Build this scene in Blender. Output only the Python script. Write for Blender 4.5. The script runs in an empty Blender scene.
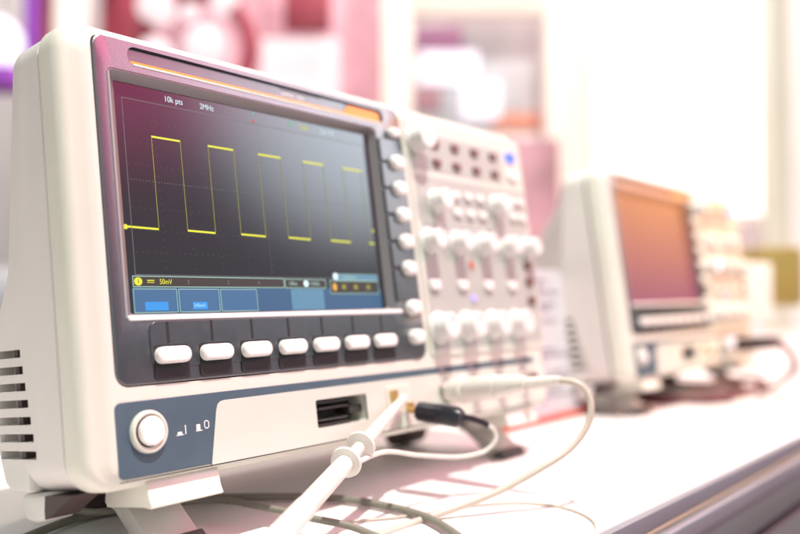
import bpy, bmesh, math, random
from mathutils import Vector, Matrix
random.seed(7)
S = bpy.context.scene
COL = S.collection
R = math.radians

# ------------------------------------------------------------------ camera
AX = ((0.62610, -0.77974, 0.0003), (-0.02352, -0.01851, 0.99955), (-0.77939, -0.62582, -0.02993))  # right, up, back
CAM = Vector((-0.22169, -0.34123, 0.11691))
F = 864.05
cd = bpy.data.cameras.new('camera'); cam = bpy.data.objects.new('camera', cd); COL.objects.link(cam)
rm = Matrix((AX[0], AX[1], AX[2])).transposed()
cam.matrix_world = Matrix.Translation(CAM) @ rm.to_4x4()
cd.sensor_width = 36; cd.lens = F / 800 * 36
cd.clip_start = 0.01; cd.clip_end = 100
cd.dof.use_dof = True; cd.dof.focus_distance = 0.405; cd.dof.aperture_fstop = 3.6
S.camera = cam

# ------------------------------------------------------------------ world: soft hall light with a pink and a bluish bright zone
w = bpy.data.worlds.new('World'); S.world = w; w.use_nodes = True
nt = w.node_tree; nt.nodes.clear()
N = nt.nodes.new; K = nt.links.new
tc = N('ShaderNodeTexCoord'); out = N('ShaderNodeOutputWorld'); bg = N('ShaderNodeBackground')
def vdir(az, el):
    a, e = R(az), R(el)
    return (math.sin(a) * math.cos(e), -math.cos(a) * math.cos(e), math.sin(e))
def lobe(az, el, inner, outer, color, strength, prev):
    dp = N('ShaderNodeVectorMath'); dp.operation = 'DOT_PRODUCT'; dp.inputs[1].default_value = vdir(az, el)
    K(tc.outputs['Generated'], dp.inputs[0])
    mr = N('ShaderNodeMapRange'); mr.interpolation_type = 'SMOOTHSTEP'
    mr.inputs['From Min'].default_value = math.cos(R(outer)); mr.inputs['From Max'].default_value = math.cos(R(inner))
    mr.inputs['To Min'].default_value = 0; mr.inputs['To Max'].default_value = strength
    K(dp.outputs['Value'], mr.inputs['Value'])
    vm = N('ShaderNodeVectorMath'); vm.operation = 'SCALE'; vm.inputs[0].default_value = color
    K(mr.outputs[0], vm.inputs['Scale'])
    ad = N('ShaderNodeVectorMath'); ad.operation = 'ADD'
    K(prev, ad.inputs[0]); K(vm.outputs[0], ad.inputs[1])
    return ad.outputs[0]
base = N('ShaderNodeVectorMath'); base.operation = 'ADD'
base.inputs[0].default_value = (0.185, 0.26, 0.225); base.inputs[1].default_value = (0, 0, 0)
c = base.outputs[0]
c = lobe(36, 41, 3, 22, (1.0, 0.09, 0.32), 6.4, c)       # added pink zone, unseen, gives the bezel its pink flare tint
c = lobe(55, 25, 2, 14, (0.80, 0.92, 1.0), 11.5, c)  # unseen bluish bright zone, reflected in the right of the display
c = lobe(60, 47, 3, 20, (1.0, 0.12, 0.34), 2.8, c)       # second unseen pink zone, added to tint the bezel's right half
c = lobe(-62, 12, 8, 62, (1.0, 1.0, 0.97), 0.74, c)   # added soft fill from the left side
K(c, bg.inputs['Color']); bg.inputs['Strength'].default_value = 1.0
K(bg.outputs[0], out.inputs['Surface'])

# ------------------------------------------------------------------ lamps
def lamp(name, loc, target, power, size, color, shape='DISK'):
    l = bpy.data.lights.new(name, 'AREA'); l.energy = power; l.size = size; l.color = color; l.shape = shape
    o = bpy.data.objects.new(name, l); COL.objects.link(o); o.location = loc
    o.rotation_euler = (Vector(target) - Vector(loc)).to_track_quat('-Z', 'Y').to_euler()
    return o
lamp('ceiling_spot', (0.12, -0.62, 2.1), (0.17, 0.0, 0.0), 86, 0.07, (1.0, 0.985, 0.90))
lamp('stand_spot', (1.5, 1.1, 2.3), (1.1, 0.4, 0.1), 26, 0.25, (1.0, 0.80, 0.62))
lamp('wall_fill', (2.0, 0.9, 2.6), (3.0, 2.6, 0.6), 60, 0.9, (1.0, 0.93, 0.90))  # added area lamps, unseen, to whiten the back wall
lamp('wall_fill', (0.6, 1.3, 2.5), (1.3, 3.4, 0.6), 34, 0.9, (1.0, 0.86, 0.88))

lamp('orange_flare_fill', (2.05, -0.52, 0.80), (0.65, 0.0, 0.2), 8, 0.9, (1.0, 0.26, 0.03))  # added lamp, reflects orange flare colour in the far bezel
sl = bpy.data.lights.new('flare_spot', 'SPOT'); sl.energy = 200; sl.color = (1.0, 0.47, 0.10); sl.spot_size = R(15); sl.spot_blend = 1.0; sl.shadow_soft_size = 0.05  # added spot, casts the warm flare over the far control panel
so = bpy.data.objects.new('flare_spot', sl); COL.objects.link(so); so.location = (1.9, -1.1, 1.0)
so.rotation_euler = (Vector((0.86, 0.0, 0.19)) - so.location).to_track_quat('-Z', 'Y').to_euler()
S.view_settings.view_transform = 'Standard'; S.view_settings.look = 'None'
S.view_settings.exposure = -0.24; S.view_settings.gamma = 1
S.cycles.use_denoising = True
S.cycles.max_bounces = 8

# ------------------------------------------------------------------ materials
def mat(name, color, rough=0.5, bump=0.0, bscale=800, vary=0.0, vscale=30, spec=0.5, metal=0.0, emit=None, estr=0.0, coat=0.0, ior=1.5, trans=0.0, bdist=0.0002):
    m = bpy.data.materials.new(name); m.use_nodes = True
    n = m.node_tree.nodes; l = m.node_tree.links; b = n['Principled BSDF']
    b.inputs['Base Color'].default_value = (*color, 1); b.inputs['Roughness'].default_value = rough
    b.inputs['Specular IOR Level'].default_value = spec; b.inputs['Metallic'].default_value = metal
    b.inputs['Coat Weight'].default_value = coat; b.inputs['IOR'].default_value = ior
    b.inputs['Transmission Weight'].default_value = trans
    t = n.new('ShaderNodeTexCoord')
    if bump:
        z = n.new('ShaderNodeTexNoise'); z.inputs['Scale'].default_value = bscale; z.inputs['Detail'].default_value = 3
        bp = n.new('ShaderNodeBump'); bp.inputs['Strength'].default_value = bump; bp.inputs['Distance'].default_value = bdist
        l.new(t.outputs['Object'], z.inputs['Vector']); l.new(z.outputs['Fac'], bp.inputs['Height']); l.new(bp.outputs[0], b.inputs['Normal'])
    if vary:
        z = n.new('ShaderNodeTexNoise'); z.inputs['Scale'].default_value = vscale; z.inputs['Detail'].default_value = 5
        r = n.new('ShaderNodeValToRGB')
        r.color_ramp.elements[0].position = 0.3; r.color_ramp.elements[1].position = 0.7
        r.color_ramp.elements[0].color = (*[x * (1 - vary) for x in color], 1)
        r.color_ramp.elements[1].color = (*[min(1, x * (1 + vary)) for x in color], 1)
        l.new(t.outputs['Object'], z.inputs['Vector']); l.new(z.outputs['Fac'], r.inputs[0]); l.new(r.outputs[0], b.inputs['Base Color'])
        q = n.new('ShaderNodeMapRange'); q.inputs['To Min'].default_value = rough * 0.85; q.inputs['To Max'].default_value = min(1, rough * 1.2)
        l.new(z.outputs['Fac'], q.inputs['Value']); l.new(q.outputs[0], b.inputs['Roughness'])
    if emit:
        b.inputs['Emission Color'].default_value = (*emit, 1); b.inputs['Emission Strength'].default_value = estr
    return m
M = {}
M['cream'] = mat('cream_plastic', (0.67, 0.66, 0.585), 0.42, 0.25, 1500, 0.02, 25)
M['cream_side'] = mat('shell_plastic', (0.67, 0.635, 0.61), 0.48, 0.35, 1700, 0.025, 25)
M['panel'] = mat('panel_plastic', (0.60, 0.615, 0.55), 0.4, 0.12, 1500, 0.015, 40)
M['inset'] = mat('control_panel', (0.42, 0.43, 0.40), 0.45, 0.1, 1500, 0.02, 40)
M['bezel'] = mat('dark_bezel', (0.020, 0.030, 0.040), 0.31, 0.35, 1600, 0.03, 500, spec=1.0, ior=1.85, bdist=0.0003)
M['bezel2'] = mat('dark_plate', (0.020, 0.027, 0.034), 0.30, 0.15, 1600, 0.08, 300, spec=0.9, ior=1.65)
M['frame'] = mat('frame_plastic', (0.17, 0.155, 0.165), 0.3, 0.2, 1500, spec=0.8, ior=1.6)
M['gap'] = mat('dark_gap', (0.012, 0.012, 0.014), 0.7)
M['lip'] = mat('bezel_lip', (0.33, 0.32, 0.34), 0.35, 0.15, 1500)
M['key'] = mat('white_key', (0.82, 0.80, 0.77), 0.35, 0.08, 1200, 0.01, 90)
M['knob'] = mat('knob_plastic', (0.74, 0.73, 0.71), 0.38, 0.1, 1200)
M['slate'] = mat('slate_blue_paint', (0.062, 0.100, 0.135), 0.42, 0.12, 1500, 0.06, 60)
M['orange'] = mat('orange_trim', (0.90, 0.30, 0.02), 0.4)
M['brown'] = mat('small_button', (0.15, 0.06, 0.05), 0.5)
M['ink'] = mat('white_print', (0.85, 0.85, 0.83), 0.5)
M['ink_blue'] = mat('blue_print', (0.03, 0.07, 0.22), 0.5)
M['ink_grey'] = mat('grey_print', (0.30, 0.29, 0.32), 0.5)
M['metal'] = mat('nickel', (0.62, 0.60, 0.56), 0.25, metal=1.0)
M['brass'] = mat('brass', (0.62, 0.42, 0.18), 0.3, metal=1.0)
M['port'] = mat('port_inside', (0.02, 0.018, 0.015), 0.5)
M['rubber'] = mat('dark_rubber', (0.06, 0.065, 0.06), 0.7, 0.2, 900)
M['darkfoot'] = mat('dark_foot', (0.05, 0.03, 0.03), 0.6)
M['legp'] = mat('leg_plastic', (0.50, 0.48, 0.45), 0.45, 0.15, 1500)
M['blackclip'] = mat('black_clip', (0.014, 0.014, 0.022), 0.3, 0.1, 600, spec=0.4)
M['probe'] = mat('probe_plastic', (0.72, 0.68, 0.63), 0.3, 0.08, 900)
M['cable'] = mat('cable_sheath', (0.58, 0.50, 0.43), 0.4, 0.1, 900)
M['olive'] = mat('olive_cable', (0.22, 0.21, 0.175), 0.5, 0.1, 900, 0.06, 60)
M['maroon'] = mat('maroon_cable', (0.10, 0.025, 0.035), .5)
M['table'] = mat('white_laminate', (0.80, 0.78, 0.765), 0.38, 0.06, 700, 0.02, 14)
M['alu'] = mat('aluminium_edge', (0.25, 0.265, 0.30), 0.36, 0.05, 600, 0.06, 20, metal=0.25)
M['tan'] = mat('tan_edge', (0.42, 0.34, 0.25), 0.5, 0.1, 200)
M['cab'] = mat('cabinet_grey', (0.135, 0.15, 0.155), 0.5, 0.1, 300, 0.05, 6)
M['cabdark'] = mat('cabinet_gap', (0.03, 0.02, 0.03), 0.6)
M['wall'] = mat('white_wall', (0.84, 0.80, 0.78), 0.7, 0.1, 60, 0.03, 3)
M['floor'] = mat('hall_floor', (0.35, 0.31, 0.31), 0.6, 0.1, 20, 0.1, 3)
M['post'] = mat('cream_post', (0.84, 0.78, 0.72), 0.5, 0.1, 60, 0.03, 5)
M['pinkwall'] = mat('pale_pink_board', (0.46, 0.25, 0.30), 0.6, 0.1, 60, 0.40, 5)
M['red'] = mat('red_banner', (0.27, 0.03, 0.055), 0.55, 0.1, 60, 0.5, 6)
M['salmon'] = mat('salmon_band', (0.66, 0.30, 0.22), 0.6, 0.1, 60, 0.15, 6)
M['purple'] = mat('purple_banner', (0.30, 0.06, 0.50), 0.55, 0.1, 60, 0.1, 4)
M['lav'] = mat('lavender_board', (0.56, 0.58, 0.63), 0.6, 0.1, 60, 0.22, 6)
M['oliveobj'] = mat('olive_case', (0.32, 0.23, 0.06), 0.6, 0.1, 60, 0.15, 10)
M['yellowpost'] = mat('pale_yellow_post', (0.60, 0.59, 0.50), 0.6, 0.1, 60, 0.05, 4)
M['paper'] = mat('paper', (0.66, 0.62, 0.67), 0.6, 0.05, 300, 0.03, 60)
M['redframe'] = mat('red_frame', (0.62, 0.09, 0.06), 0.45)
def glow(name, c, s): return mat(name, tuple(x * 0.2 for x in c), 0.5, emit=c, estr=s)
M['mauve'] = mat('mauve_print', (0.46, 0.24, 0.42), 0.6, 0.1, 60, 0.1, 6)
M['lampglow'] = glow('lamp_glow', (1.0, 0.84, 0.86), 1.1)
M['whiteglobe'] = glow('globe_glow', (0.95, 0.93, 1.0), 1.6)
M['winglow'] = glow('window_glow', (1.0, 0.98, 0.93), 2.2)
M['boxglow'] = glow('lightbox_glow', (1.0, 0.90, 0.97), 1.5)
M['softglow'] = glow('soft_box_glow', (1.0, 0.86, 0.88), 0.95)
M['blueglow'] = glow('led_blue', (0.05, 0.14, 1.0), 1.9)
M['violetled'] = glow('led_violet', (0.45, 0.35, 1.0), 1.8)
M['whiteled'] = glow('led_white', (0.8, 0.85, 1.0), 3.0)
M['redled'] = glow('led_red', (0.9, 0.15, 0.10), 0.8)
# display glows
M['g_yel'] = glow('trace_yellow', (0.78, 0.82, 0.03), 0.95)
M['g_dim'] = glow('trace_dim', (0.42, 0.44, 0.05), 0.55)
M['g_wht'] = glow('text_white', (0.70, 0.92, 0.98), 1.1)
M['g_grid'] = glow('grid_line', (0.42, 0.45, 0.50), 0.16)
M['g_frame'] = glow('frame_line', (0.40, 0.72, 0.62), 0.7)
M['g_blue'] = glow('menu_blue', (0.020, 0.11, 0.23), 0.95)
M['g_tile'] = glow('menu_tile', (0.035, 0.14, 0.29), 1.0)
M['g_tile2'] = glow('menu_tile_light', (0.09, 0.26, 0.40), 1.0)
M['g_hi'] = glow('menu_highlight', (0.02, 0.30, 0.78), 1.0)
M['g_cyan'] = glow('text_cyan', (0.35, 0.80, 0.98), 0.9)
M['g_grn'] = glow('text_green', (0.10, 0.75, 0.40), 0.8)
M['g_org'] = glow('dot_orange', (0.80, 0.40, 0.05), 1.0)
M['g_red'] = glow('mark_red', (0.85, 0.08, 0.10), 0.8)
M['g_dark'] = glow('bar_dark', (0.04, 0.045, 0.035), 0.4)
# display panel: dark glass
def screen_mat(name, top, bottom, strength, rough=0.12):
    m = mat(name, (0.012, 0.012, 0.016), rough, spec=0.55, ior=1.5)
    n = m.node_tree.nodes; l = m.node_tree.links; b = n['Principled BSDF']
    t = n.new('ShaderNodeTexCoord'); s = n.new('ShaderNodeSeparateXYZ'); l.new(t.outputs['Generated'], s.inputs[0])
    r = n.new('ShaderNodeValToRGB'); l.new(s.outputs['Z'], r.inputs[0])
    r.color_ramp.elements[0].color = (*bottom, 1); r.color_ramp.elements[1].color = (*top, 1)
    l.new(r.outputs[0], b.inputs['Emission Color']); b.inputs['Emission Strength'].default_value = strength
    return m
M['screen'] = screen_mat('display_glass', (0.040, 0.010, 0.024), (0.030, 0.033, 0.034), 1.0)  # maroon top glow paints the pink reflection into the glass
M['screen2'] = screen_mat('display_glass_flare', (0.72, 0.24, 0.06), (0.50, 0.10, 0.20), 0.8, 0.4)  # lens flare over the far display painted as emission

# ------------------------------------------------------------------ mesh helpers (millimetres: x right, y up, z out of the panel)
def P(x, y, z): return Vector((x / 1000, -z / 1000, (y + 181) / 1000))
def sharp_caps(me):
    # flat end faces keep a flat normal
    at_ = me.attributes.get('sharp_edge') or me.attributes.new('sharp_edge', 'BOOLEAN', 'EDGE')
    for p in me.polygons:
        if len(p.vertices) > 8:
            for li in p.loop_indices: at_.data[me.loops[li].edge_index].value = True
def finish(name, bm, m, parent=None, smooth=40):
    bmesh.ops.recalc_face_normals(bm, faces=bm.faces)
    me = bpy.data.meshes.new(name); bm.to_mesh(me); bm.free()
    me.materials.append(m)
    for p in me.polygons: p.use_smooth = True
    me.set_sharp_from_angle(angle=R(smooth)); sharp_caps(me)
    o = bpy.data.objects.new(name, me); COL.objects.link(o)
    if parent: o.parent = parent
    return o
def tag(o, label, cat, group=None, kind=None):
    if label: o['label'] = label
    if cat: o['category'] = cat
    if group: o['group'] = group
    if kind: o['kind'] = kind
    return o
def empty(name, loc=(0, 0, 0), rot=(0, 0, 0)):
    o = bpy.data.objects.new(name, None); COL.objects.link(o); o.location = loc; o.rotation_euler = rot
    o.empty_display_size = 0.02
    return o
def rr(x0, x1, y0, y1, r, n=6):
    r = max(min(r, (x1 - x0) / 2 - 1e-4, (y1 - y0) / 2 - 1e-4), 0.001); pts = []
    for cx, cy, a0 in ((x1 - r, y1 - r, 0), (x0 + r, y1 - r, 90), (x0 + r, y0 + r, 180), (x1 - r, y0 + r, 270)):
        for i in range(n + 1):
            a = R(a0 + 90 * i / n); pts.append((cx + r * math.cos(a), cy + r * math.sin(a)))
    return pts
def loft(bm, rings, cap0=True, cap1=True, f=P, closed=False):
    """rings: list of (points2d, z)"""
    vs = [[bm.verts.new(f(x, y, z)) for x, y in pts] for pts, z in rings]
    n = len(vs[0])
    for a, b in zip(vs, vs[1:]):
        for i in range(n): bm.faces.new((a[i], a[(i + 1) % n], b[(i + 1) % n], b[i]))
    if closed:
        for i in range(n): bm.faces.new((vs[-1][i], vs[-1][(i + 1) % n], vs[0][(i + 1) % n], vs[0][i]))
        return
    if cap0: bm.faces.new(list(reversed(vs[0])))
    if cap1: bm.faces.new(vs[-1])
def plate(bm, x0, x1, y0, y1, r, z0, z1, b=0.4, n=6, f=P):
    """a rounded plate with a rounded front edge"""
    rings = [(rr(x0, x1, y0, y1, r, n), z0), (rr(x0, x1, y0, y1, r, n), z1 - b)]
    for a in (30, 60, 90):
        k = b * (1 - math.cos(R(a))); h = b * math.sin(R(a))
        rings.append((rr(x0 + k, x1 - k, y0 + k, y1 - k, max(r - k, .05), n), z1 - b + h))
    loft(bm, rings, f=f)
def mk(name, m, parent, *plates, f=P):
    bm = bmesh.new()
    for p in plates: plate(bm, *p, f=f)
    return finish(name, bm, m, parent)
def boolean(o, cutter, op='DIFFERENCE'):
    cutter.parent = o.parent
    md = o.modifiers.new('b', 'BOOLEAN'); md.operation = op; md.solver = 'EXACT'; md.object = cutter
    bpy.context.view_layer.update()
    dg = bpy.context.evaluated_depsgraph_get()
    me = bpy.data.meshes.new_from_object(o.evaluated_get(dg)); o.modifiers.clear()
    old = o.data; o.data = me; me.name = old.name
    me.set_sharp_from_angle(angle=R(40)); sharp_caps(me)
    bpy.data.objects.remove(cutter)
def cutbox(*plates):
    bm = bmesh.new()
    for p in plates: plate(bm, *p)
    return finish('cutter', bm, M['gap'])
def lathe_into(bm, prof, origin, axis, seg=28, caps=True):
    """prof: (distance along axis, radius) in metres"""
    axis = Vector(axis).normalized(); q = axis.to_track_quat('Z', 'Y'); origin = Vector(origin)
    vs = []
    for d, r in prof:
        vs.append([bm.verts.new(origin + q @ Vector((r * math.cos(2 * math.pi * i / seg), r * math.sin(2 * math.pi * i / seg), d))) for i in range(seg)])
    for a, b in zip(vs, vs[1:]):
        for i in range(seg): bm.faces.new((a[i], a[(i + 1) % seg], b[(i + 1) % seg], b[i]))
    if caps:
        bm.faces.new(list(reversed(vs[0]))); bm.faces.new(vs[-1])
def lathe(name, prof, origin, axis, m, parent=None, seg=32, smooth=35):
    bm = bmesh.new(); lathe_into(bm, prof, origin, axis, seg)
    return finish(name, bm, m, parent, smooth)
def spline(pts, n=10):
    pts = [Vector(p) for p in pts]; out = []
    for i in range(len(pts) - 1):
        p0 = pts[max(i - 1, 0)]; p1 = pts[i]; p2 = pts[i + 1]; p3 = pts[min(i + 2, len(pts) - 1)]
        for k in range(n):
            t = k / n
            out.append(0.5 * ((2 * p1) + (-p0 + p2) * t + (2 * p0 - 5 * p1 + 4 * p2 - p3) * t * t + (-p0 + 3 * p1 - 3 * p2 + p3) * t ** 3))
    out.append(pts[-1]); return out
def tube(name, pts, r, m, parent=None, seg=14, n=10, rr_=None):
    pp = spline(pts, n); bm = bmesh.new(); rings = []
    nrm = None
    for i, p in enumerate(pp):
        t = (pp[min(i + 1, len(pp) - 1)] - pp[max(i - 1, 0)]).normalized()
        if nrm is None: nrm = t.orthogonal().normalized()
        nrm = (nrm - t * nrm.dot(t)).normalized(); b = t.cross(nrm)
        rad = r if rr_ is None else rr_(i / (len(pp) - 1))
        rings.append([bm.verts.new(p + rad * (math.cos(2 * math.pi * k / seg) * nrm + math.sin(2 * math.pi * k / seg) * b)) for k in range(seg)])
    for a, b in zip(rings, rings[1:]):
        for k in range(seg): bm.faces.new((a[k], a[(k + 1) % seg], b[(k + 1) % seg], b[k]))
    bm.faces.new(list(reversed(rings[0]))); bm.faces.new(rings[-1])
    return finish(name, bm, m, parent, 60)
def prism(bm, poly_yz, x0, x1, f=P):
    a = [bm.verts.new(f(x0, y, z)) for y, z in poly_yz]; b = [bm.verts.new(f(x1, y, z)) for y, z in poly_yz]
    n = len(a)
    for i in range(n): bm.faces.new((a[i], a[(i + 1) % n], b[(i + 1) % n], b[i]))
    bm.faces.new(list(reversed(a))); bm.faces.new(b)
def bevel(bm, w, seg=3, ang=25):
    es = [e for e in bm.edges if len(e.link_faces) == 2 and e.calc_face_angle(0) > R(ang)]
    bmesh.ops.bevel(bm, geom=es, offset=w, segments=seg, affect='EDGES', profile=0.5, clamp_overlap=True)
def text(name, s, x, y, z, size, m, parent, extrude=0.05, sx=1.0):
    c = bpy.data.curves.new(name, 'FONT'); c.body = s; c.size = size / 1000; c.extrude = extrude / 1000; c.align_x = 'LEFT'; c.align_y = 'CENTER'
    o = bpy.data.objects.new(name, c); COL.objects.link(o)
    bpy.context.view_layer.update()
    me = bpy.data.meshes.new_from_object(o.evaluated_get(bpy.context.evaluated_depsgraph_get()))
    bpy.data.objects.remove(o)
    me.transform(Matrix.Translation(P(x, y, z)) @ Matrix.Rotation(R(90), 4, 'X') @ Matrix.Diagonal((sx, 1, 1, 1)))
    me.materials.clear(); me.materials.append(m); me.name = name
    o = bpy.data.objects.new(name, me); COL.objects.link(o); o.parent = parent
    return o
def line(bm, x0, y0, x1, y1, z, wd, th=0.04):
    """a thin flat bar between two points on the display"""
    d = Vector((x1 - x0, y1 - y0)); d.normalize(); n = Vector((-d.y, d.x)) * wd / 2
    q = [(x0 + n.x, y0 + n.y), (x1 + n.x, y1 + n.y), (x1 - n.x, y1 - n.y), (x0 - n.x, y0 - n.y)]
    loft(bm, [(q, z), (q, z + th)])
def outline(bm, x0, x1, y0, y1, z, wd):
    line(bm, x0, y1, x1, y1, z, wd); line(bm, x0, y0, x1, y0, z, wd); line(bm, x0, y0, x0, y1, z + .003, wd); line(bm, x1, y0, x1, y1, z + .003, wd)

# ------------------------------------------------------------------ the setting: floor, wall, counter
def box(bm, x0, x1, y0, y1, z0, z1):
    v = [bm.verts.new((x, y, z)) for x in (x0, x1) for y in (y0, y1) for z in (z0, z1)]
    for f in ((0, 1, 3, 2), (4, 6, 7, 5), (0, 4, 5, 1), (2, 3, 7, 6), (0, 2, 6, 4), (1, 5, 7, 3)): bm.faces.new([v[i] for i in f])
def wbox(name, m, dims, parent=None, bev=0.0):
    bm = bmesh.new(); box(bm, *dims)
    if bev: bmesh.ops.recalc_face_normals(bm, faces=bm.faces); bevel(bm, bev)
    return finish(name, bm, m, parent, 30)
tag(wbox('floor', M['floor'], (-12, 12, -8, 12, -0.95, -0.90)), None, None, kind='structure')
EDGE = -0.150
ct = tag(empty('display_counter', (1.0, 0.2, -0.9)), 'long white topped display counter with grey metal front edge under both instruments', 'counter')
def cbox(name, m, d, bev=0.0):
    o = wbox(name, m, d, None, bev); o.data.transform(Matrix.Translation((-1.0, -0.2, 0.9))); o.parent = ct; return o
cbox('counter_top', M['table'], (-0.9, 4.2, EDGE, 0.95, -0.022, 0.0), 0.0006)
cbox('edge_trim', M['alu'], (-0.9, 4.2, EDGE - 0.0042, EDGE - 0.0002, -0.0105, -0.0008), 0.0008)
cbox('edge_band', M['tan'], (-0.9, 4.2, EDGE - 0.0045, EDGE - 0.0002, -0.0135, -0.0108), 0.0003)
cbox('edge_trim', M['alu'], (-0.9, 4.2, EDGE - 0.0085, EDGE - 0.0002, -0.026, -0.0138), 0.0022)
cbox('edge_rail', M['cab'], (-0.9, 4.2, EDGE - 0.0075, EDGE - 0.0002, -0.048, -0.0263), 0.0015)
cbox('shadow_gap', M['cabdark'], (-0.9, 4.2, EDGE + 0.004, EDGE + 0.03, -0.056, -0.0485))
for i, (a, b) in enumerate(((-0.9, 0.16), (0.168, 0.86), (0.868, 1.86), (1.868, 2.86), (2.868, 4.2))):
    cbox('front_panel', M['cab'], (a, b, EDGE - 0.005, EDGE + 0.012, -0.86, -0.0565), 0.002)
cbox('plinth', M['cabdark'], (-0.88, 4.18, EDGE + 0.02, 0.93, -0.90, -0.861))

# ------------------------------------------------------------------ oscilloscope
TH = 8.5
def knob(parent, x, y, r=5.6, h=10, skirt=7.2, name='knob'):
    bm = bmesh.new()
    o = P(x, y, 0.6); ax = (0, -1, 0); k = 0.001
    lathe_into(bm, [(0, skirt * k), (1.2 * k, skirt * k), (2.0 * k, (skirt - .8) * k), (2.3 * k, (r + .3) * k), ((h - 1.2) * k, r * k), ((h - .35) * k, (r - .35) * k), (h * k, (r - 1.3) * k)], o, ax, 36)
    ob = finish(name, bm, M['knob'], parent, 35)
    bm = bmesh.new(); plate(bm, x - .45, x + .45, y + r * .25, y + r * .78, .2, h + .4, h + .75, .1)
    finish('pointer', bm, M['ink_grey'], ob)
    return ob
def bnc(parent, x, y):
    k = 0.001
    b = lathe('input_connector', [(0, 7.4 * k), (1.5 * k, 7.4 * k), (1.6 * k, 5.6 * k), (3.5 * k, 5.6 * k), (3.6 * k, 4.8 * k), (11 * k, 4.8 * k), (11.2 * k, 4.5 * k)], P(x, y, -.4), (0, -1, 0), M['metal'], parent)
    lathe('connector_core', [(0, 3.6 * k), (.5 * k, 3.6 * k), (.6 * k, 1.0 * k), (2 * k, .9 * k)], P(x, y, 10.9), (0, -1, 0), M['port'], b)
    return b
def make_scope(main=True):
    t = empty('oscilloscope', (0, -0.02675, 0.03499), (R(-TH), 0, 0))
    X0, X1, Y0, Y1 = -27.5, 353.5, -181.5, 24.5
    def ring(i, z, r=14): return (rr(X0 + i, X1 - i, Y0 + i * .45, Y1 - i * .8, max(r - i * .5, 3), 8), z)
    # front shell with its raised frame
    bm = bmesh.new()
    loft(bm, [ring(0.5, -17.7), ring(0, -17.2), ring(0.1, -9), ring(0.9, -5.5), ring(2.6, -3.6), ring(4.6, -3.0), ring(6.4, -2.5), ring(9.0, -0.9), ring(10.6, -0.25), ring(12.4, 0.0)])
    body = finish('front_shell', bm, M['cream'], t, 30)
    boolean(body, cutbox((-12.7, 204.3, -138.9, 19.3, 6.4, -9, 3, .1)))
    boolean(body, cutbox((103.5, 143.5, -169.5, -155.0, 1.2, -14, 4, .1)))
    # rear shell with vented lower part
    bm = bmesh.new()
    RS = lambda x, y, z: P(x, y, z + (y + 74) * .17 * max(0, min(1, (-z - 22) / 34)))
    def r2(i, z, e=0): return (rr(X0 + .9 + i, X1 - .9 - i, Y0 + 1 + i * .3, Y1 - .6 - i, 14, 8), z)
    loft(bm, [r2(0, -57.5), r2(0, -18.5)] if False else [r2(52, -118), r2(19, -74), r2(10, -65), r2(3.2, -59.5), r2(0.9, -57.5), r2(0, -55), r2(0, -45), r2(0, -35), r2(0, -22), r2(0, -20.2), r2(.5, -19.8)], f=RS)
    rear = finish('rear_shell', bm, M['cream_side'], t, 30)
    bm = bmesh.new(); prism(bm, [(-72, -50), (-78, -57), (-92, -65), (-108, -76), (-150, -80), (-165, -75), (-175, -71.5), (-179.3, -66), (-179.3, -50)], X0 + .93, X0 + 60)
    bmesh.ops.recalc_face_normals(bm, faces=bm.faces); bevel(bm, .0018, 2, 60)
    boolean(rear, finish('add', bm, M['cream_side']), 'UNION')
    slots = []
    for i in range(7): slots.append((X0 - 5, X0 + 9, -119.8 - 7.55 * i, -116.2 - 7.55 * i, .6))
    bm = bmesh.new()
    for x0, x1, y0, y1, r in slots:
        prism(bm, [(y0, -51 - (y0 + 118) * .19), (y1, -51 - (y0 + 118) * .19), (y1 + 1.2, -73), (y0 + 1.2, -73)], x0, x1)
    boolean(rear, finish('cut', bm, M['gap']))
    bm = bmesh.new(); prism(bm, [(-113.5, -55.5), (-113.5, -58.8), (-168, -56.5), (-168, -53.2)], X0 + 2.2, X0 + 8.2)
    finish('vent_rib', bm, M['darkfoot'], rear)
    # seam gasket
    bm = bmesh.new(); loft(bm, [(rr(X0 + 2.6, X1 - 2.6, Y0 + 2.6, Y1 - 2.6, 12, 8), -20.9), (rr(X0 + 2.6, X1 - 2.6, Y0 + 2.6, Y1 - 2.6, 12, 8), -17.0)])
    finish('seam', bm, M['gap'], t)
    # bezel
    bo = lambda i, r=6.0: rr(-12.2 + i, 203.8 - i, -138.4 + i, 18.8 - i, r - i * .6, 8)
    bi = lambda x0, x1, y0, y1, r: rr(x0, x1, y0, y1, r, 8)
    bm = bmesh.new()
    loft(bm, [(bo(0), -8), (bo(0), -0.1), (bo(.25), .35), (bo(.8), .6),
              (bi(-6.2, 179.2, -110.6, 4.0, 4), .6), (bi(-6.0, 178.9, -110.4, 3.8, 3.8), .3), (bi(-6.0, 178.9, -110.4, 3.8, 3.8), -8)], closed=True)
    fb = bmesh.new()
    loft(fb, [(bi(-5.98, 178.88, -110.38, 3.78, 3.8), -7), (bi(-5.98, 178.88, -110.38, 3.78, 3.8), .35), (bi(-5.5, 178.5, -110.0, 3.4, 3.6), .45), (bi(-0.2, 176.4, -107.2, .2, 1.2), -3.6), (bi(0, 176, -107, 0, 1.0), -4.0), (bi(0, 176, -107, 0, 1.0), -7)], closed=True)
    finish('display_frame', fb, M['frame'], t, 20)
    bz = finish('bezel', bm, M['bezel'], t, 30)
    # solid behind: cut the label slot
    bm = bmesh.new(); plate(bm, 5.5, 187.5, 7.3, 16.2, 4.2, -1.2, 3, .1)
    # (shallow slot: its floor is a separate strip)
    cut = finish('cutter', bm, M['gap']); boolean(bz, cut)
    bm = bmesh.new()
    loft(bm, [(rr(5.2, 187.8, 7.0, 16.5, 4.4, 8), -4.2), (rr(5.2, 187.8, 7.0, 16.5, 4.4, 8), -1.1)])
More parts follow.
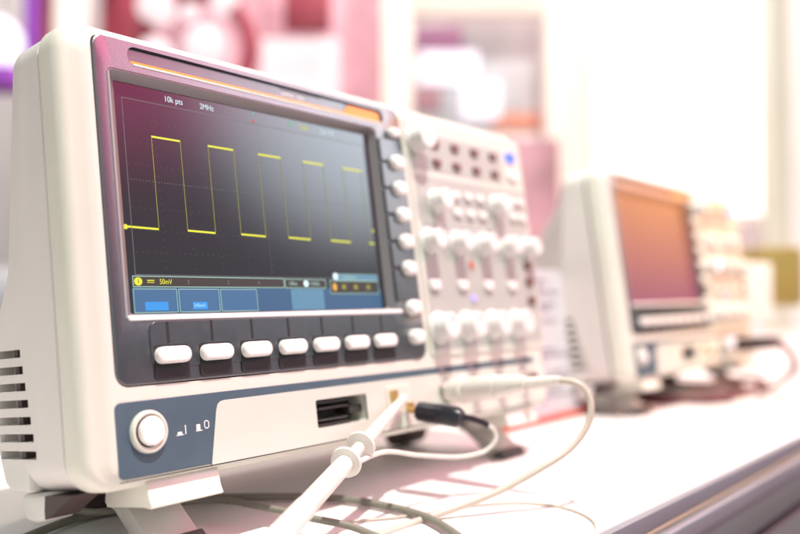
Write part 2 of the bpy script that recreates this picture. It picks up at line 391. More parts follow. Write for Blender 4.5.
    strip = finish('name_strip', bm, M['bezel2'], bz)
    mk('orange_line', M['orange'], strip, (7.5, 186.4, 8.4, 9.7, .5, -1.3, -.4, .2))
    mk('pale_lip', M['knob'], strip, (8.2, 185.0, 6.9, 8.0, .4, -1.9, 1.0, .35))
    bm = bmesh.new()
    q = [(152, 9.4), (180, 9.4), (184.5, 10.6), (186, 12.4), (184.8, 14), (182, 15), (157.5, 15)]
    loft(bm, [(q, -1.3), (q, -.5)]); finish('orange_block', bm, M['orange'], strip)
    if main:
        text('printed_word', 'DIGITAL STORAGE OSCILLOSCOPE', 102, 14.6, -1.05, 2.0, M['ink_grey'], strip)
        text('printed_word', '200MHz  1GS/s', 103, 12.0, -1.05, 2.8, M['key'], strip)
        bm = bmesh.new(); line(bm, 101, 15.6, 154, 15.6, -1.05, .35); finish('printed_line', bm, M['ink_grey'], strip)
    # lower lip under the display and left lip
    mk('display_lip', M['key'] if False else M['ink'], bz, (-4.6, 185.0, -110.6, -108.2, 1.2, -.5, 1.3, .5))
    mk('display_lip', M['lip'], bz, (-5.6, -4.4, -109.5, 2.2, .5, -.6, .75, .3))
    mk('bezel_back', M['gap'], bz, (-12.0, 203.6, -138.2, 18.6, 6, -8.6, -7.9, .1))
    # raised key plates
    pl = mk('key_plate', M['bezel2'], bz, (5.5, 178, -131.5, -111.0, 4.5, .3, 1.1, .25))
    for gx in [14.9 + 24.67 * i for i in range(7)]: mk('groove', M['gap'], pl, (gx - .75, gx + .75, -121, -111.3, .3, .9, 1.18, .04))
    sy = [-17 - 16.6 * i for i in range(5)]
    ys = [-0.5] + sy + [-101]
    mk('side_recess', M['gap'], bz, (180.2, 201.8, -103.6, -1.8, .5, .3, .75, .1))
    for a, b in zip([-1.5] + sy[:-1] + [sy[-1]], sy + [-104]):
        mk('side_plate', M['bezel2'], bz, (179.8, 202.2, b + .6, a - .6, .8, .3, 1.9, .5))
    # display
    sc = mk('display', M['screen'], t, (-.6, 176.6, -107.6, .6, .5, -7.5, -4.4, .05))
    if main:
        Z = -4.35
        bm = bmesh.new()
        outline(bm, 4.2, 171.8, -89.3, -7.2, Z, .28)
        finish('plot_frame', bm, M['g_grid'], sc)
        bm = bmesh.new()
        for i in range(100): line(bm, 5.5 + i * 1.66, -45.5, 6.0 + i * 1.66, -45.5, Z, .3)
        for i in range(48): line(bm, 86.4, -9 - i * 1.66, 86.4, -9.5 - i * 1.66, Z, .28)
        for gx in range(1, 10):
            for i in range(24): line(bm, 4.2 + gx * 16.76, -9 - i * 3.35, 4.2 + gx * 16.76, -9.3 - i * 3.35, Z, .2)
        for gy in (1, 2, 3, 5, 6, 7):
            for i in range(50): line(bm, 5.5 + i * 3.35, -7.2 - gy * 10.26, 5.8 + i * 3.35, -7.2 - gy * 10.26, Z, .2)
        finish('graticule', bm, M['g_grid'], sc)
        bm = bmesh.new(); dim = bmesh.new(); hx, per = -15.4, 33.0
        for k in range(6):
            a = 1.4 if k == 0 else 35.2 + (k - 1) * per - .2; b = 18.6 + k * per
            line(bm, a, -67.6, min(b, 171.6), -67.9, Z, .95)
            if k < 5:
                line(bm, b, -23.7, b + 16.3, -23.7, Z, .95)
                line(dim, b + .1, -67.5, b + .1, -23.7, Z + .006, .34); line(dim, b + 16.4, -23.7, b + 16.4, -67.6, Z + .006, .34)
        bm2 = bm; wf = finish('waveform', bm2, M['g_yel'], sc)
        mk('ground_marker', M['g_yel'], sc, (-.1, 2.3, -68.9, -66.6, 1.1, Z, Z + .05, .02))
        finish('waveform_edge', dim, M['g_dim'], sc)
        text('screen_text', '10k pts', 27.6, -3.7, Z, 4.1, M['g_wht'], sc, .03, .9)
        text('screen_text', '2MHz', 48.8, -3.7, Z, 4.0, M['g_wht'], sc, .03, .9)
        bm = bmesh.new(); q = [(83, -2.0), (85, -2.0), (84, -.6)]; loft(bm, [(q, Z), (q, Z + .05)]); finish('trigger_mark', bm, M['g_grn'], sc)
        bm = bmesh.new(); q = [(83.2, -5.2), (85.2, -5.2), (84.2, -6.8)]; loft(bm, [(q, Z), (q, Z + .05)]); finish('trigger_mark', bm, M['g_red'], sc)
        bm = bmesh.new(); line(bm, 110, -5, 110, -2.2, Z, .5); line(bm, 110, -2.2, 112.6, -2.2, Z + .004, .5); line(bm, 112.6, -2.2, 112.6, -5, Z, .5); finish('pulse_icon', bm, M['g_grn'], sc)
        text('screen_text', "Trig'd", 117.5, -3.6, Z, 3.3, M['g_yel'], sc, .03, .9)
        text('screen_text', '12 Jul 10:24', 134, -3.6, Z, 2.8, M['g_wht'], sc, .03, .9)
        # lower band
        bm = bmesh.new(); plate(bm, 2.0, 172.5, -106.8, -95.2, .2, Z, Z + .03, .01); finish('menu_band', bm, M['g_blue'], sc)
        for a, b, mm, fr in ((2.4, 25.6, 'g_tile', 1), (26.8, 50.3, 'g_tile', 1), (51.4, 74.6, 'g_tile', 1), (98.6, 123.4, 'g_tile2', 0)):
            bm = bmesh.new(); plate(bm, a, b, -106.6, -95.6, .5, Z + .02, Z + .06, .01); ti = finish('menu_tile', bm, M[mm], sc)
            if fr: bm = bmesh.new(); outline(bm, a, b, -106.5, -95.8, Z + .05, .32); finish('tile_frame', bm, M['g_frame'], ti)
        bm = bmesh.new(); plate(bm, 8.0, 20.4, -105.6, -101.7, .2, Z + .05, Z + .12, .01); finish('highlight', bm, M['g_hi'], sc)
        bm = bmesh.new(); plate(bm, 34.2, 42.8, -105.4, -101.9, .2, Z + .05, Z + .12, .01); hh = finish('highlight', bm, M['g_hi'], sc)
        text('screen_text', '240mA', 34.6, -103.6, Z + .13, 2.5, M['g_cyan'], hh, .03, .95)
        for a, b, y0, y1 in ((2.6, 94.2, -94.8, -90.0), (95.0, 125.8, -94.9, -90.2), (129.2, 170.6, -97.9, -90.6)):
            bm = bmesh.new(); plate(bm, a, b, y0, y1, .5, Z + .06, Z + .1, .01); bb = finish('status_bar', bm, M['g_dark'], sc)
            bm = bmesh.new(); outline(bm, a, b, y0, y1, Z + .1, .42); finish('bar_frame', bm, M['g_frame'], bb)
        ZZ = Z + .11
        bm = bmesh.new(); plate(bm, 3.2, 7.4, -94.2, -90.6, 1.8, ZZ, ZZ + .05, .02); finish('channel_dot', bm, M['g_yel'], sc)
        text('screen_text', '1', 4.7, -92.5, ZZ + .06, 2.8, M['g_dark'], sc, .03, 1)
        bm = bmesh.new(); line(bm, 10, -91.9, 13.8, -91.9, ZZ, .45); line(bm, 10, -92.8, 13.8, -92.8, ZZ, .3); finish('coupling_icon', bm, M['g_yel'], sc)
        text('screen_text', '50mV', 16.6, -92.5, ZZ, 3.4, M['g_yel'], sc, .03, .85)
        for gx in (32, 56, 76): text('screen_text', '2' if gx == 32 else '3' if gx == 56 else '4', gx, -92.5, ZZ, 2.8, M['g_grid'], sc, .03, 1); 
        text('screen_text', '100us', 97.5, -92.6, ZZ, 3.0, M['g_frame'], sc, .03, .9)
        text('screen_text', '0.000s', 114, -92.6, ZZ, 3.0, M['g_frame'], sc, .03, .9)
        bm = bmesh.new(); plate(bm, 108.6, 112.4, -94.2, -90.8, 1.6, ZZ, ZZ + .05, .02); finish('horizontal_icon', bm, M['g_wht'], sc)
        bm = bmesh.new(); plate(bm, 131.2, 134.6, -96.4, -92.0, 1.7, ZZ, ZZ + .05, .02); finish('channel_dot', bm, M['g_org'], sc)
        for gx in (139, 149, 160): bm = bmesh.new(); plate(bm, gx, gx + 3, -95.5, -92.8, .4, ZZ, ZZ + .05, .02); finish('level_icon', bm, M['g_dim'], sc)
        bm = bmesh.new(); plate(bm, 134.5, 170.4, -90.3, -86.8, .5, Z + .02, Z + .06, .01); fb = finish('status_bar', bm, M['g_tile2'], sc)
        bm = bmesh.new(); outline(bm, 134.5, 170.4, -90.2, -86.9, Z + .05, .35); finish('bar_frame', bm, M['g_frame'], fb)
        bm = bmesh.new(); plate(bm, 132.2, 136.4, -90.2, -86.2, 2.0, ZZ, ZZ + .05, .02); finish('frequency_icon', bm, M['g_wht'], sc)
        text('screen_text', '1.00000kHz', 139, -88.6, ZZ, 2.9, M['g_frame'], sc, .03, .9)
        bm = bmesh.new(); q = [(170.3, -60), (172.4, -61.2), (172.4, -58.8)]; loft(bm, [(q, Z), (q, Z + .05)]); finish('trigger_mark', bm, M['g_yel'], sc)
    # menu keys
    for i in range(7):
        cx = 15.9 + 24.67 * i
        mk('menu_key', M['key'], t, (cx - 9.1, cx + 9.1, -130.1, -122.6, 3.6, .2, 4.6, 1.3))
        mk('key_shade', M['gap'], t, (cx - 9.3, cx + 9.3, -137.2, -121.6, 1.5, .5, 1.2, .05))  # dark plate below each key paints in the key's shadow
    for yy in sy + [-107.5, -125.4]:
        mk('side_key', M['key'], t, (187.8, 199.4, yy - 4.6, yy + 4.6, 4.5, .2, 5.6, 2.0))
    mk('side_key', M['key'], t, (190.0, 199.2, -.6, 5.6, 3.0, .2, 4.4, 1.5))
    # power panel: slate overlay and cream insert
    bm = bmesh.new()
    ov = []
    ov_out = rr(-14.2, 331.0, -176.9, -145.0, 3.0, 6)
    loft(bm, [(ov_out, -.6), (ov_out, .25), (rr(-14.0, 330.8, -176.7, -145.2, 2.8, 6), .38)])
    so_ = finish('slate_panel', bm, M['slate'], t)
    boolean(so_, cutbox((103.5, 143.5, -169.5, -155.0, 1.2, -14, 4, .1)))
    bm = bmesh.new()
    q = [(33.4, -177.4), (38.5, -153.2), (39.6, -150.6), (41.3, -149.4), (43.6, -149.0), (331.4, -149.0), (331.4, -177.4)]
    loft(bm, [(q, -.5), (q, .55), ([(x, y) for x, y in q], .62)])
    ins = finish('cream_insert', bm, M['panel'], t, 20)
    boolean(ins, cutbox((103.5, 143.5, -169.5, -155.0, 1.2, -14, 4, .1)))
    bm = bmesh.new(); line(bm, -14, -177.75, 335, -177.75, -.1, .45, .75); finish('panel_groove', bm, M['gap'], t)
    # power button
    lathe('button_ring', [(0, .0092), (.0012, .0092), (.0022, .0086), (.0024, .0078), (.0010, .0073), (.0006, .0060)], P(1.2, -158.5, .3), (0, -1, 0), M['cream'], t, 48)
    lathe('button_well', [(0, .0074), (.0003, .0074)], P(1.2, -158.5, .8), (0, -1, 0), M['gap'], t, 40)
    lathe('power_button', [(0, .0063), (.0022, .0063), (.0030, .0058), (.0032, .0050), (.0025, .0015)], P(1.9, -158.3, .5), (0, -1, 0), M['key'], t, 48)
    pr = so_
    bm = bmesh.new(); plate(bm, 16.2, 18.6, -161.9, -160.6, .2, .3, .46, .02); line(bm, 15.4, -162.0, 19.6, -162.0, .3, .3, .14); finish('power_mark', bm, M['ink'], pr)
    bm = bmesh.new(); line(bm, 20.6, -161.9, 20.6, -157.9, .3, .45, .14); finish('power_mark', bm, M['ink'], pr)
    bm = bmesh.new(); plate(bm, 26.6, 28.7, -161.2, -158.4, .2, .3, .46, .02); line(bm, 26.2, -161.3, 29.8, -161.3, .3, .35, .14); finish('power_mark', bm, M['ink'], pr)
    bm = bmesh.new()
    loft(bm, [(rr(31.0, 33.8, -160.9, -157.1, 1.3), .3), (rr(31.0, 33.8, -160.9, -157.1, 1.3), .46), (rr(31.4, 33.4, -160.5, -157.5, 1.0), .46), (rr(31.4, 33.4, -160.5, -157.5, 1.0), .3)], False, False)
    finish('power_mark', bm, M['ink'], pr)
    for i, cx in enumerate((219, 250, 281, 312)):
        text('channel_label', 'CH%d' % (i + 1), cx - 4, -147.0, .4, 3.0, M['ink'], pr)
    # usb port
    up = mk('usb_port', M['port'], t, (102.6, 144.4, -170.4, -154.1, 1.5, -13.5, -12.5, .1))
    mk('port_tongue', M['rubber'], up, (108, 131, -160.4, -159.4, .2, -12.6, -2.0, .1), (108, 131, -166.4, -165.6, .2, -12.6, -3.0, .1))
    mk('port_shield', M['port'], up, (104.4, 132, -169.2, -167.8, .3, -12.6, -1, .1), (104.4, 132, -157.2, -155.8, .3, -12.6, -1, .1), (132, 142.5, -164.5, -160.5, .6, -12.6, -2.5, .2))
    # demo terminals
    dt = mk('probe_terminal', M['cream'], t, (160.5, 183, -169.5, -152.5, 1.5, -.4, 1.2, .4))
    mk('terminal_contact', M['brass'], dt, (163.6, 166.6, -161.5, -155.2, .5, 1.1, 5.2, .3), (177.0, 180.0, -168.2, -163.4, .5, 1.1, 5.2, .3))
    # control panel
    cp = mk('control_panel', M['panel'], t, (208.2, 349.5, -138.8, 17.5, 4, -.6, 1.0, .5))
    mk('panel_field', M['inset'], cp, (227.5, 322, -17.5, 7.5, 1.5, .8, 1.25, .1), (212, 346.5, -52, -21.5, 1.5, .8, 1.25, .1), (211, 229, -17.5, -6.5, 1.5, .8, 1.25, .1),
       (212, 346.5, -134, -56, 1.5, .8, 1.25, .1))
    text('panel_label', 'VARIABLE', 212, 11.5, 1.1, 2.6, M['ink_grey'], cp); text('panel_label', 'HORIZONTAL', 214, -54.0, 1.1, 2.6, M['ink_blue'], cp)
    text('panel_label', 'TRIGGER', 288, -54.0, 1.1, 2.6, M['ink_blue'], cp)
    bm = bmesh.new(); line(bm, 236, -54.2, 284, -54.2, 1.0, .7, .2); line(bm, 302, -54.2, 345, -54.2, 1.0, .5, .2); finish('printed_line', bm, M['ink_blue'], cp)
    knob(t, 217.5, 1.5, 8.2, 12, 9.6)
    for x in (238, 261, 285, 309):
        for y in (1.5, -11.5): mk('function_button', M['brown'], t, (x - 4.3, x + 4.3, y - 2.6, y + 2.6, 1.6, .8, 2.8, .6))
    mk('autoset_button', M['blueglow'], t, (328.5, 338.5, 1, 7.4, 2.2, .8, 3.2, .8))
    mk('run_stop_button', M['key'], t, (327.5, 338.5, -13.6, -7.2, 2.2, .8, 3.4, .8))
    knob(t, 232, -38, 7.0, 11, 8.4); knob(t, 305, -35.5, 7.0, 11, 8.4)
    for x, y in ((255, -32), (270, -32), (255, -44), (270, -44), (285, -44), (326, -30), (326, -42), (338, -30), (338, -42), (284, -32)):
        mk('small_button', M['key'], t, (x - 4.2, x + 4.2, y - 2.5, y + 2.5, 1.6, 1.0, 3.4, .8))
    for x in (219, 250, 281, 312, 340): knob(t, x, -65, 6.6, 11.5, 8.6)
    leds = ('key', 'key', 'violetled', 'key', 'key')
    for x in (219, 250, 281, 312):
        knob(t, x, -120.5, 8.4, 12, 10.4)
        mk('channel_button', M['key'], t, (x - 5, x + 5, -96.5, -90, 1.8, 1.0, 3.6, .9))
    mk('channel_lamp', M['violetled'], t, (259.5, 263.5, -104, -100, 1.8, 1.0, 3.0, .8))
    mk('bus_button', M['redled'], t, (262, 266, -82, -77, 1.5, 1.0, 2.6, .5))
    for y in (-78, -90, -104): mk('small_button', M['brown'], t, (333, 342, y - 2.6, y + 2.6, 1.6, 1.0, 3.4, .8))
    for x in (219, 250, 281, 312): bnc(t, x, -160.5)
    # feet
    for fx in (0.0, 287.5):
        bm = bmesh.new(); prism(bm, [(-178.6, -3.0), (-181, -2.0), (-187.0, -1.0), (-190.6, .6), (-191.2, -1.2), (-190.4, -6), (-190.4, -34), (-178.6, -34)], fx, fx + 39)
        bmesh.ops.recalc_face_normals(bm, faces=bm.faces); bevel(bm, .0007, 2)
        ft = finish('foot_housing', bm, M['cream'], t)
        bm = bmesh.new()
        # leg swings forward and down from its hinge to the counter
        prism(bm, [(-184, -50), (-188.5, -36), (-209.0, -16.0), (-213.6, -14.5), (-214.2, -21.5), (-211, -27), (-194, -44), (-190.5, -52)], fx + 10, fx + 37)
        bmesh.ops.recalc_face_normals(bm, faces=bm.faces); bevel(bm, .0012, 2)
        lg = finish('tilt_leg', bm, M['legp'] if fx < 1 else M['legp'], t)
        bm = bmesh.new(); prism(bm, [(-206.5, -16.6), (-210, -13.4), (-214.6, -13.2), (-215.0, -22.8), (-211, -24.6)], fx + 8.5, fx + 38.5)
        bmesh.ops.recalc_face_normals(bm, faces=bm.faces); bevel(bm, .0012, 2)
        finish('rubber_pad', bm, M['rubber'], lg)
    for fx in (24, 285):
        bm = bmesh.new(); prism(bm, [(-181, -86), (-181, -112), (-196.0, -110), (-199.6, -106), (-199.3, -94), (-196, -90)], fx, fx + 26)
        bmesh.ops.recalc_face_normals(bm, faces=bm.faces); bevel(bm, .0015, 2)
        finish('rear_foot', bm, M['darkfoot'], t)
    bm = bmesh.new(); prism(bm, [(-180, -40), (-180, -60), (-187, -61), (-191.8, -57), (-192.6, -50), (-191.5, -42)], X0 + 2.5, X0 + 18)
    bmesh.ops.recalc_face_normals(bm, faces=bm.faces); bevel(bm, .002, 3)
    sb = finish('side_bumper', bm, M['cream_side'], t)
    bm = bmesh.new(); prism(bm, [(-181, -19), (-181, -42), (-191, -42), (-190, -38)], X0 + 3.0, X0 + 17); finish('bumper_shade', bm, M['darkfoot'], sb)  # solid dark wedge stands in for the shaded inside of the bumper
    return t
sc1 = make_scope(True)
tag(sc1, 'large sharp cream oscilloscope in front, showing a yellow square wave on its dark display', 'oscilloscope', 'oscilloscopes on the counter')
sc2 = make_scope(False)
sc2.location = (0.554, -0.0115, 0.03499)
tag(sc2, 'blurred cream oscilloscope farther along the counter, with an orange and pink display', 'oscilloscope', 'oscilloscopes on the counter')
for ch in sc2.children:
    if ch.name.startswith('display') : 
        ch.material_slots[0].link = 'OBJECT'; ch.material_slots[0].material = M['screen2']  # painted flare glow on the far display and its frame
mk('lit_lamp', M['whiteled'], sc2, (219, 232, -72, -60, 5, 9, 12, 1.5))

# ------------------------------------------------------------------ photo measurement -> place (pixel and distance along the view, or on the counter)
def at(px, py, d):
    return CAM + Vector(AX[0]) * ((px - 400) / F * d) + Vector(AX[1]) * ((267 - py) / F * d) - Vector(AX[2]) * d
def on(px, py, z=0.0):
    v = at(px, py, 1) - CAM; return CAM + v * ((z - CAM.z) / v.z)
def L1(x, y, z): return sc1m @ P(x, y, z)
bpy.context.view_layer.update(); sc1m = sc1.matrix_world.copy()

# probe held on the terminal
k = 0.001
tip = L1(171.1, -159.9, 6); end = at(258, 560, 0.325)
ax = (end - tip); LEN = ax.length; ax.normalize()
pr = empty('test_probe', tip); tag(pr, 'white test probe with two finger guards, its tip on the terminal, slanting towards the viewer', 'probe')
def pl(name, prof, m, s=0.0):
    o = lathe(name, prof, ax * s, ax, m, pr, 36); return o
pl('nose_cone', [(-.001, .0012), (0, .0018), (.004, .0023), (.030, .0031), (.062, .0036), (.068, .0038), (.074, .0040)], M['probe'])
pl('finger_guard', [(.072, .0036), (.073, .0068), (.0742, .0077), (.0755, .0073), (.0762, .0045)], M['probe'])
pl('neck', [(.076, .0031), (.093, .0031)], M['probe'])
pl('finger_guard', [(.092, .0040), (.0928, .0069), (.0942, .0078), (.0957, .0074), (.0965, .0048)], M['probe'])
pl('probe_handle', [(.096, .0042), (.099, .0045), (.140, .0047), (.1405, .0044), (.142, .0044), (.1425, .0050), (LEN - .02, .0053), (LEN + .01, .0050)], M['probe'])
GP = tip + ax * .087
def loc(o):  # move world-built mesh under the probe
    o.data.transform(Matrix.Translation(-tip)); o.parent = pr; return o
c0 = L1(192, -163.5, 9); c1 = L1(206, -165.5, 28)
wire = loc(tube('ground_wire', [GP + Vector((.003, 0, -.004)), at(385, 452, .44), at(420, 455.5, .47), at(458, 457, .49), at(483, 452, .498), at(495, 441, .50), at(494, 430, .50), at(486, 424, .497)], .00125, M['probe'], None))
cb = at(418, 411, .503); ce = at(455, 417, .49)
cdir = (ce - cb).normalized()
clip = empty('ground_clip', cb); clip.parent = pr; clip.location = cb - tip
def cl(name, prof, m): return lathe(name, prof, (0, 0, 0), cdir, m, None, 10 if name == 'clip_body' else 16, 35)
b_ = cl('clip_body', [(0, .0048), (.001, .0056), (.0145, .0060), (.0150, .0056), (.0155, .0060), (.0260, .0060), (.0290, .0044)], M['blackclip'])
b_.data.transform(Matrix.Translation(cb - tip)); b_.parent = pr; bpy.data.objects.remove(clip)
j_ = lathe('clip_jaw', [(-.009, .0016), (-.004, .0020), (.001, .0022)], cb - tip, cdir, M['brass'], b_, 14)
loc(tube('strain_sleeve', [at(452, 415.5, .492), at(468, 418, .494), at(480, 421.5, .496), at(488, 425.5, .497)], .0019, M['blackclip'], None))

# second probe: plug and looping cable
pg = empty('probe_plug', L1(219, -160.5, 0)); tag(pg, 'cream ribbed probe plug in the front instrument, its cable looping down to the counter', 'probe cable')
ax2 = (L1(219, -160.5, 100) - L1(219, -160.5, 0)).normalized()
def p2(name, prof, m, seg=36): return lathe(name, [(a * .82, b_) for a, b_ in prof], (0, 0, 0), ax2, m, pg, seg)
p2('plug_collar', [(.0045, .0066), (.006, .0074), (.0145, .0080), (.0155, .0072)], M['probe'], 18)
p2('plug_ring', [(.0152, .0078), (.0165, .0088), (.0185, .0088), (.0195, .0070)], M['cream'])
p2('plug_body', [(.0190, .0070), (.021, .0076), (.047, .0070), (.0475, .0062), (.049, .0062), (.0495, .0068), (.066, .0052), (.072, .0044)], M['probe'])
rb = [(.070, .0042)]
for i in range(9): rb += [(.0715 + i * .0032, .0038 - i * .00012), (.0719 + i * .0032, .0030 - i * .00008), (.0733 + i * .0032, .0030 - i * .00008), (.0737 + i * .0032, .0038 - i * .00012)]
p2('strain_relief', rb, M['probe'])
pe = L1(219, -160.5, 82)
cable_pts = [pe - ax2 * .003, at(574, 382.5, .484), at(586, 391, .481), at(591, 406, .478), at(587, 426, .475), at(571, 448, .470), at(545, 466, .464), at(495, 493, .456), at(425, 519, .441), at(370, 537, .4095), on(300, 556, .0016)]
cab = tube('cable', cable_pts, .0019, M['cable'], None, 14, 14)
cab.data.transform(Matrix.Translation(-pg.location)); cab.parent = pg

# cables lying on the counter
tag(tube('power_cable', [on(20, 540, .003), on(75, 519, .003), on(130, 508, .003), on(200, 499, .003), on(260, 497, .003), on(330, 498, .003), on(385, 506, .003), on(430, 519, .003), on(470, 545, .003)], .0021, M['olive'], None), 'olive grey cable running straight along the counter beneath the front instrument', 'cable')
tag(tube('loop_cable', [on(70, 470, .0086), on(62, 500, .0086), on(90, 512, .009), on(150, 506, .009), on(215, 500, .0090), on(262, 507, .009), on(310, 518, .0088), on(352, 527, .0068), on(395, 545, .0028)], .0017, M['olive'], None), 'thinner olive cable crossing over the other, looping out past the left corner', 'cable')
tag(tube('thin_cord', [on(330, 523, .001), on(400, 517, .001), on(470, 506, .001), on(520, 503, .001), on(560, 507, .001), on(588, 517, .001), on(596, 530, .001), on(585, 550, .001)], .0007, M['cable'], None), 'thin pale cord curving over the empty white counter at the front', 'cord')
# cables at the far instrument
tag(tube('coiled_cable', [on(628, 398, .004), on(660, 401, .004), on(700, 398, .004), on(740, 393, .004), on(765, 384, .005), on(745, 379, .01), on(700, 386, .012), on(660, 383, .01), on(640, 391, .006), on(680, 399, .004), on(730, 399, .004)], .0042, M['maroon'], None), 'dark reddish cable coiled under the farther instrument', 'cable')
fp = sc2.matrix_world
bpy.context.view_layer.update(); m2 = sc2.matrix_world
q0 = m2 @ P(250, -160, 10)
fe = empty('far_probe', q0); tag(fe, 'dark probe plug on the farther instrument, its cable drooping to the counter', 'probe cable')
lathe('plug_body', [(0, .008), (.02, .008), (.045, .006), (.05, .003)], (0, 0, 0), (0, -1, .1), M['darkfoot'], fe)
o = tube('cable', [Vector((0, -.045, .003)), at(770, 339, .90) - q0, at(790, 352, .90) - q0, at(793, 372, .90) - q0, on(770, 388, .004) - q0, on(720, 400, .004) - q0, on(690, 401, .004) - q0], .0028, M['maroon'], fe)
d1 = lathe('output_lamp', [(0, .006), (.004, .0055), (.006, .003)], (0, 0, 0), (0, -1, .1), M['boxglow'], None); d1.parent = fe; d1.location = (-.03, 0, .004)

# ------------------------------------------------------------------ card in a red edged holder
cd_ = empty('leaflet_stand', (0.475, 0.045, 0)); tag(cd_, 'pale printed leaflet in a red edged upright holder between the two instruments', 'leaflet')
bm = bmesh.new(); box(bm, -.068, .076, .002, .004, .004, .140); o = finish('leaflet', bm, M['paper'], cd_)
bm = bmesh.new()
for b in ((-.074, .082, -.0035, .0045, 0, .0055), (-.074, -.0665, -.0005, .0045, .0057, .141), (.0765, .0855, -.0025, .0045, .0057, .141)): box(bm, *b)
finish('holder_edge', bm, M['redframe'], cd_)
bm = bmesh.new()
for i in range(22):
    z = .128 - i * .0053; wd = random.uniform(.06, .128)
    if i in (3, 9, 15): continue
    box(bm, -.060, -.060 + wd, .0012, .0019, z, z + .0016)
finish('printed_lines', bm, M['ink_grey'], cd_)
cd_.rotation_euler = (R(-6), 0, 0)

# ------------------------------------------------------------------ hall background
yaw = math.atan2(AX[0][1], AX[0][0])
def back(name, m, x0, x1, y0, y1, d, depth, label, cat, bev=0.004, parent=None, group=None, ground=False):
    """an upright box d metres down the view, facing the counter, spanning the measured outline"""
    a = at(x0, y1, d); b = at(x1, y0, d)
    w_ = (x1 - x0) / F * d; cx = at((x0 + x1) / 2, (y0 + y1) / 2, d)
    z0 = -0.9 if ground else at(0, y1, d).z; z1 = at(0, y0, d).z
    bm = bmesh.new(); box(bm, -w_ / 2, w_ / 2, 0, depth, 0, z1 - z0)
    bmesh.ops.recalc_face_normals(bm, faces=bm.faces); bevel(bm, bev, 2)
    o = finish(name, bm, m, None, 30); o.location = (cx.x, cx.y, z0); o.rotation_euler = (0, 0, yaw)
    if parent:
        bpy.context.view_layer.update(); mw = o.matrix_world.copy(); o.parent = parent
        o.matrix_parent_inverse = parent.matrix_world.inverted(); 
    else: tag(o, label, cat, group)
    return o
def stand(name, label, cat, x, d, z=-0.9):
    c = at(x, 290, d); o = empty(name, (c.x, c.y, z), (0, 0, yaw)); bpy.context.view_layer.update(); return tag(o, label, cat)
wl = back('back_wall', M['wall'], -150, 1000, -420, 300, 3.4, .1, None, None, ground=True); tag(wl, 'plain white hall wall closing off the background', 'wall')
# left edge
back('purple_banner', M['purple'], 24, 41, -120, 60, 2.6, .03, 'narrow purple banner at the far upper left', 'banner', ground=True)
back('red_banner', M['red'], 40.5, 52, -120, 38, 2.58, .03, 'narrow dark red strip banner at the far upper left, touching the purple one', 'banner', ground=True)
back('violet_shelf', M['purple'], -40, 12, 64, 84, 2.2, .12, 'violet shelf board just left of the instrument top', 'shelf')
st = stand('paper_lamp', 'round glowing white lamp hanging at the far upper left', 'lamp', 0, 2.3, 0.6)
def ball(name, m, px, py, d, rad, parent, ztop=None):
    c = at(px, py, d); bm = bmesh.new(); bmesh.ops.create_uvsphere(bm, u_segments=24, v_segments=16, radius=rad)
    o = finish(name, bm, m, None, 80); bpy.context.view_layer.update(); o.location = parent.matrix_world.inverted() @ c; o.parent = parent; return o
ball('lamp_globe', M['whiteglobe'], -6, 44, 2.3, .075, st)
def rod(name, px, py0, py1, d, r, m, parent):
    a = at(px, py0, d); b = at(px, py1, d); b = Vector((a.x, a.y, b.z))
    inv = parent.matrix_world.inverted(); a = inv @ a; b = inv @ b
    return lathe(name, [(0, r), ((b - a).length, r)], a, b - a, m, parent, 12)
rod('lamp_cord', 2, 10, -200, 2.3, .003, M['darkfoot'], st)
back('grey_case', M['lav'], -30, 15, 268, 300, 1.6, .2, 'grey case seen behind the vents at the left edge', 'case', ground=False)
# pink / red boards above the front instrument
back('pink_board', M['pinkwall'], 152, 262, -260, 42, 2.9, .04, 'dusky rose display board behind the ringed lamps', 'display board', ground=True)
back('rose_banner', M['red'], 102, 150, -260, 42, 2.88, .04, 'deep red banner just left of the ringed lamps', 'banner', ground=True)
back('pale_column', M['post'], 53, 78, -200, 120, 2.5, .08, 'white column between the two red banners at the upper left', 'column', ground=True)
rl = stand('ring_lamp', 'pink ringed ceiling lamp cluster with bright white bulbs above the front instrument', 'lamp', 200, 2.4, 0.5)
def torus(name, c, Rr, r, m, parent):
    bm = bmesh.new(); rings = []
    for i in range(48):
        a = 2 * math.pi * i / 48; row = []
        for j in range(12):
            b = 2 * math.pi * j / 12
            row.append(bm.verts.new(((Rr + r * math.cos(b)) * math.cos(a), r * math.sin(b), (Rr + r * math.cos(b)) * math.sin(a))))
        rings.append(row)
    for i in range(48):
        for j in range(12): bm.faces.new((rings[i][j], rings[(i + 1) % 48][j], rings[(i + 1) % 48][(j + 1) % 12], rings[i][(j + 1) % 12]))
    o = finish(name, bm, m, None, 80); o.location = parent.matrix_world.inverted() @ c; o.parent = parent; return o
torus('lamp_ring', at(196, 48, 2.4), .150, .024, M['red'], rl)
ball('bulb', M['lampglow'], 157, 6, 2.4, .055, rl); ball('bulb', M['lampglow'], 205, 46, 2.38, .058, rl)
ball('bulb', M['lampglow'], 190, 12, 2.4, .026, rl); ball('bulb', M['lampglow'], 224, 2, 2.4, .040, rl)
ball('bulb', M['lampglow'], 155, 55, 2.4, .05, rl)
rod('lamp_rod', 196, -8, -300, 2.4, .004, M['post'], rl)
back('red_screen', M['red'], 284, 330, -40, 30, 2.7, .04, 'small dark red board hanging above the middle of the front instrument', 'display board')
back('salmon_board', M['pinkwall'], 262, 384, -160, 44, 2.95, .03, 'dusky pink board behind the small dark red board', 'display board', ground=True)
lb = back('light_box', M['softglow'], 244, 338, 38, 120, 2.9, .05, 'glowing white light box low behind the top edge of the front instrument', 'light box')
back('white_post', M['post'], 382, 412, -200, 160, 2.3, .06, 'cream post standing left of the lavender display board', 'post', ground=True)
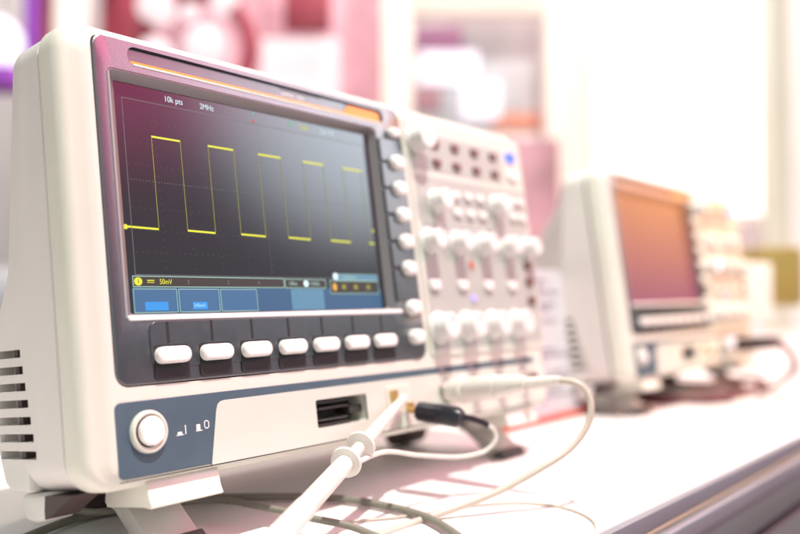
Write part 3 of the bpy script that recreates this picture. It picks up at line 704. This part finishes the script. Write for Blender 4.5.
# lavender display board
db = stand('exhibit_board', 'large pale lavender display board with a purple corner and an orange foot strip', 'display board', 480, 2.5)
back('board', M['lav'], 413, 546, -10, 132, 2.5, .03, None, None, parent=db)
back('purple_patch', M['mauve'], 416, 462, 27, 54, 2.49, .006, None, None, parent=db, bev=.001)
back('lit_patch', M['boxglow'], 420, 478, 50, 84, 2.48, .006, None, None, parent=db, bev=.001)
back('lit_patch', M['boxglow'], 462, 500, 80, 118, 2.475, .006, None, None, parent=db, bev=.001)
back('orange_strip', M['salmon'], 492, 545, 112, 131, 2.48, .006, None, None, parent=db, bev=.001)
back('pink_patch', M['pinkwall'], 415, 440, 86, 110, 2.485, .006, None, None, parent=db, bev=.001)
back('board_leg', M['post'], 416, 422, 132, 300, 2.5, .03, None, None, parent=db, ground=True); back('board_leg', M['post'], 538, 544, 132, 300, 2.5, .03, None, None, parent=db, ground=True)
back('header_beam', M['post'], 412, 590, -120, 14, 2.35, .06, 'cream header beam above the lavender display board', 'beam')
back('wide_post', M['post'], 546, 592, -200, 300, 2.3, .08, 'wide cream post between the lavender board and the bright window', 'post', ground=True)
back('pink_cabinet', M['pinkwall'], 500, 560, 138, 300, 2.1, .3, 'pale pink cabinet behind the right end of the front instrument', 'cabinet', ground=True)
back('maroon_box', M['red'], 541, 577, 243, 277, 1.5, .1, 'small maroon box behind the leaflet holder', 'box')
# bright window
wn = stand('bright_window', 'big overexposed window filling the upper right', 'window', 680, 3.2)
back('window_pane', M['winglow'], 596, 764, -160, 214, 3.2, .02, None, None, parent=wn)
back('window_frame', M['post'], 588, 597, -160, 222, 3.19, .06, None, None, parent=wn); back('window_frame', M['post'], 764, 772, -160, 222, 3.19, .06, None, None, parent=wn)
back('window_sill', M['post'], 588, 772, 214, 224, 3.18, .08, None, None, parent=wn)
back('green_post', M['yellowpost'], 768, 790, -160, 300, 2.6, .06, 'pale greenish post at the right edge of the picture', 'post', ground=True)
back('partition_wall', M['wall'], 789, 900, -160, 300, 2.8, .05, 'plain white partition beyond the pale greenish post', 'partition', ground=True)
back('olive_case', M['oliveobj'], 762, 806, 246, 306, 1.35, .12, 'olive brown case on the counter at the far right', 'case', bev=.01)
back('white_carton', M['post'], 738, 774, 262, 322, 1.25, .1, 'small cream carton standing left of the olive brown case', 'carton', bev=.006)
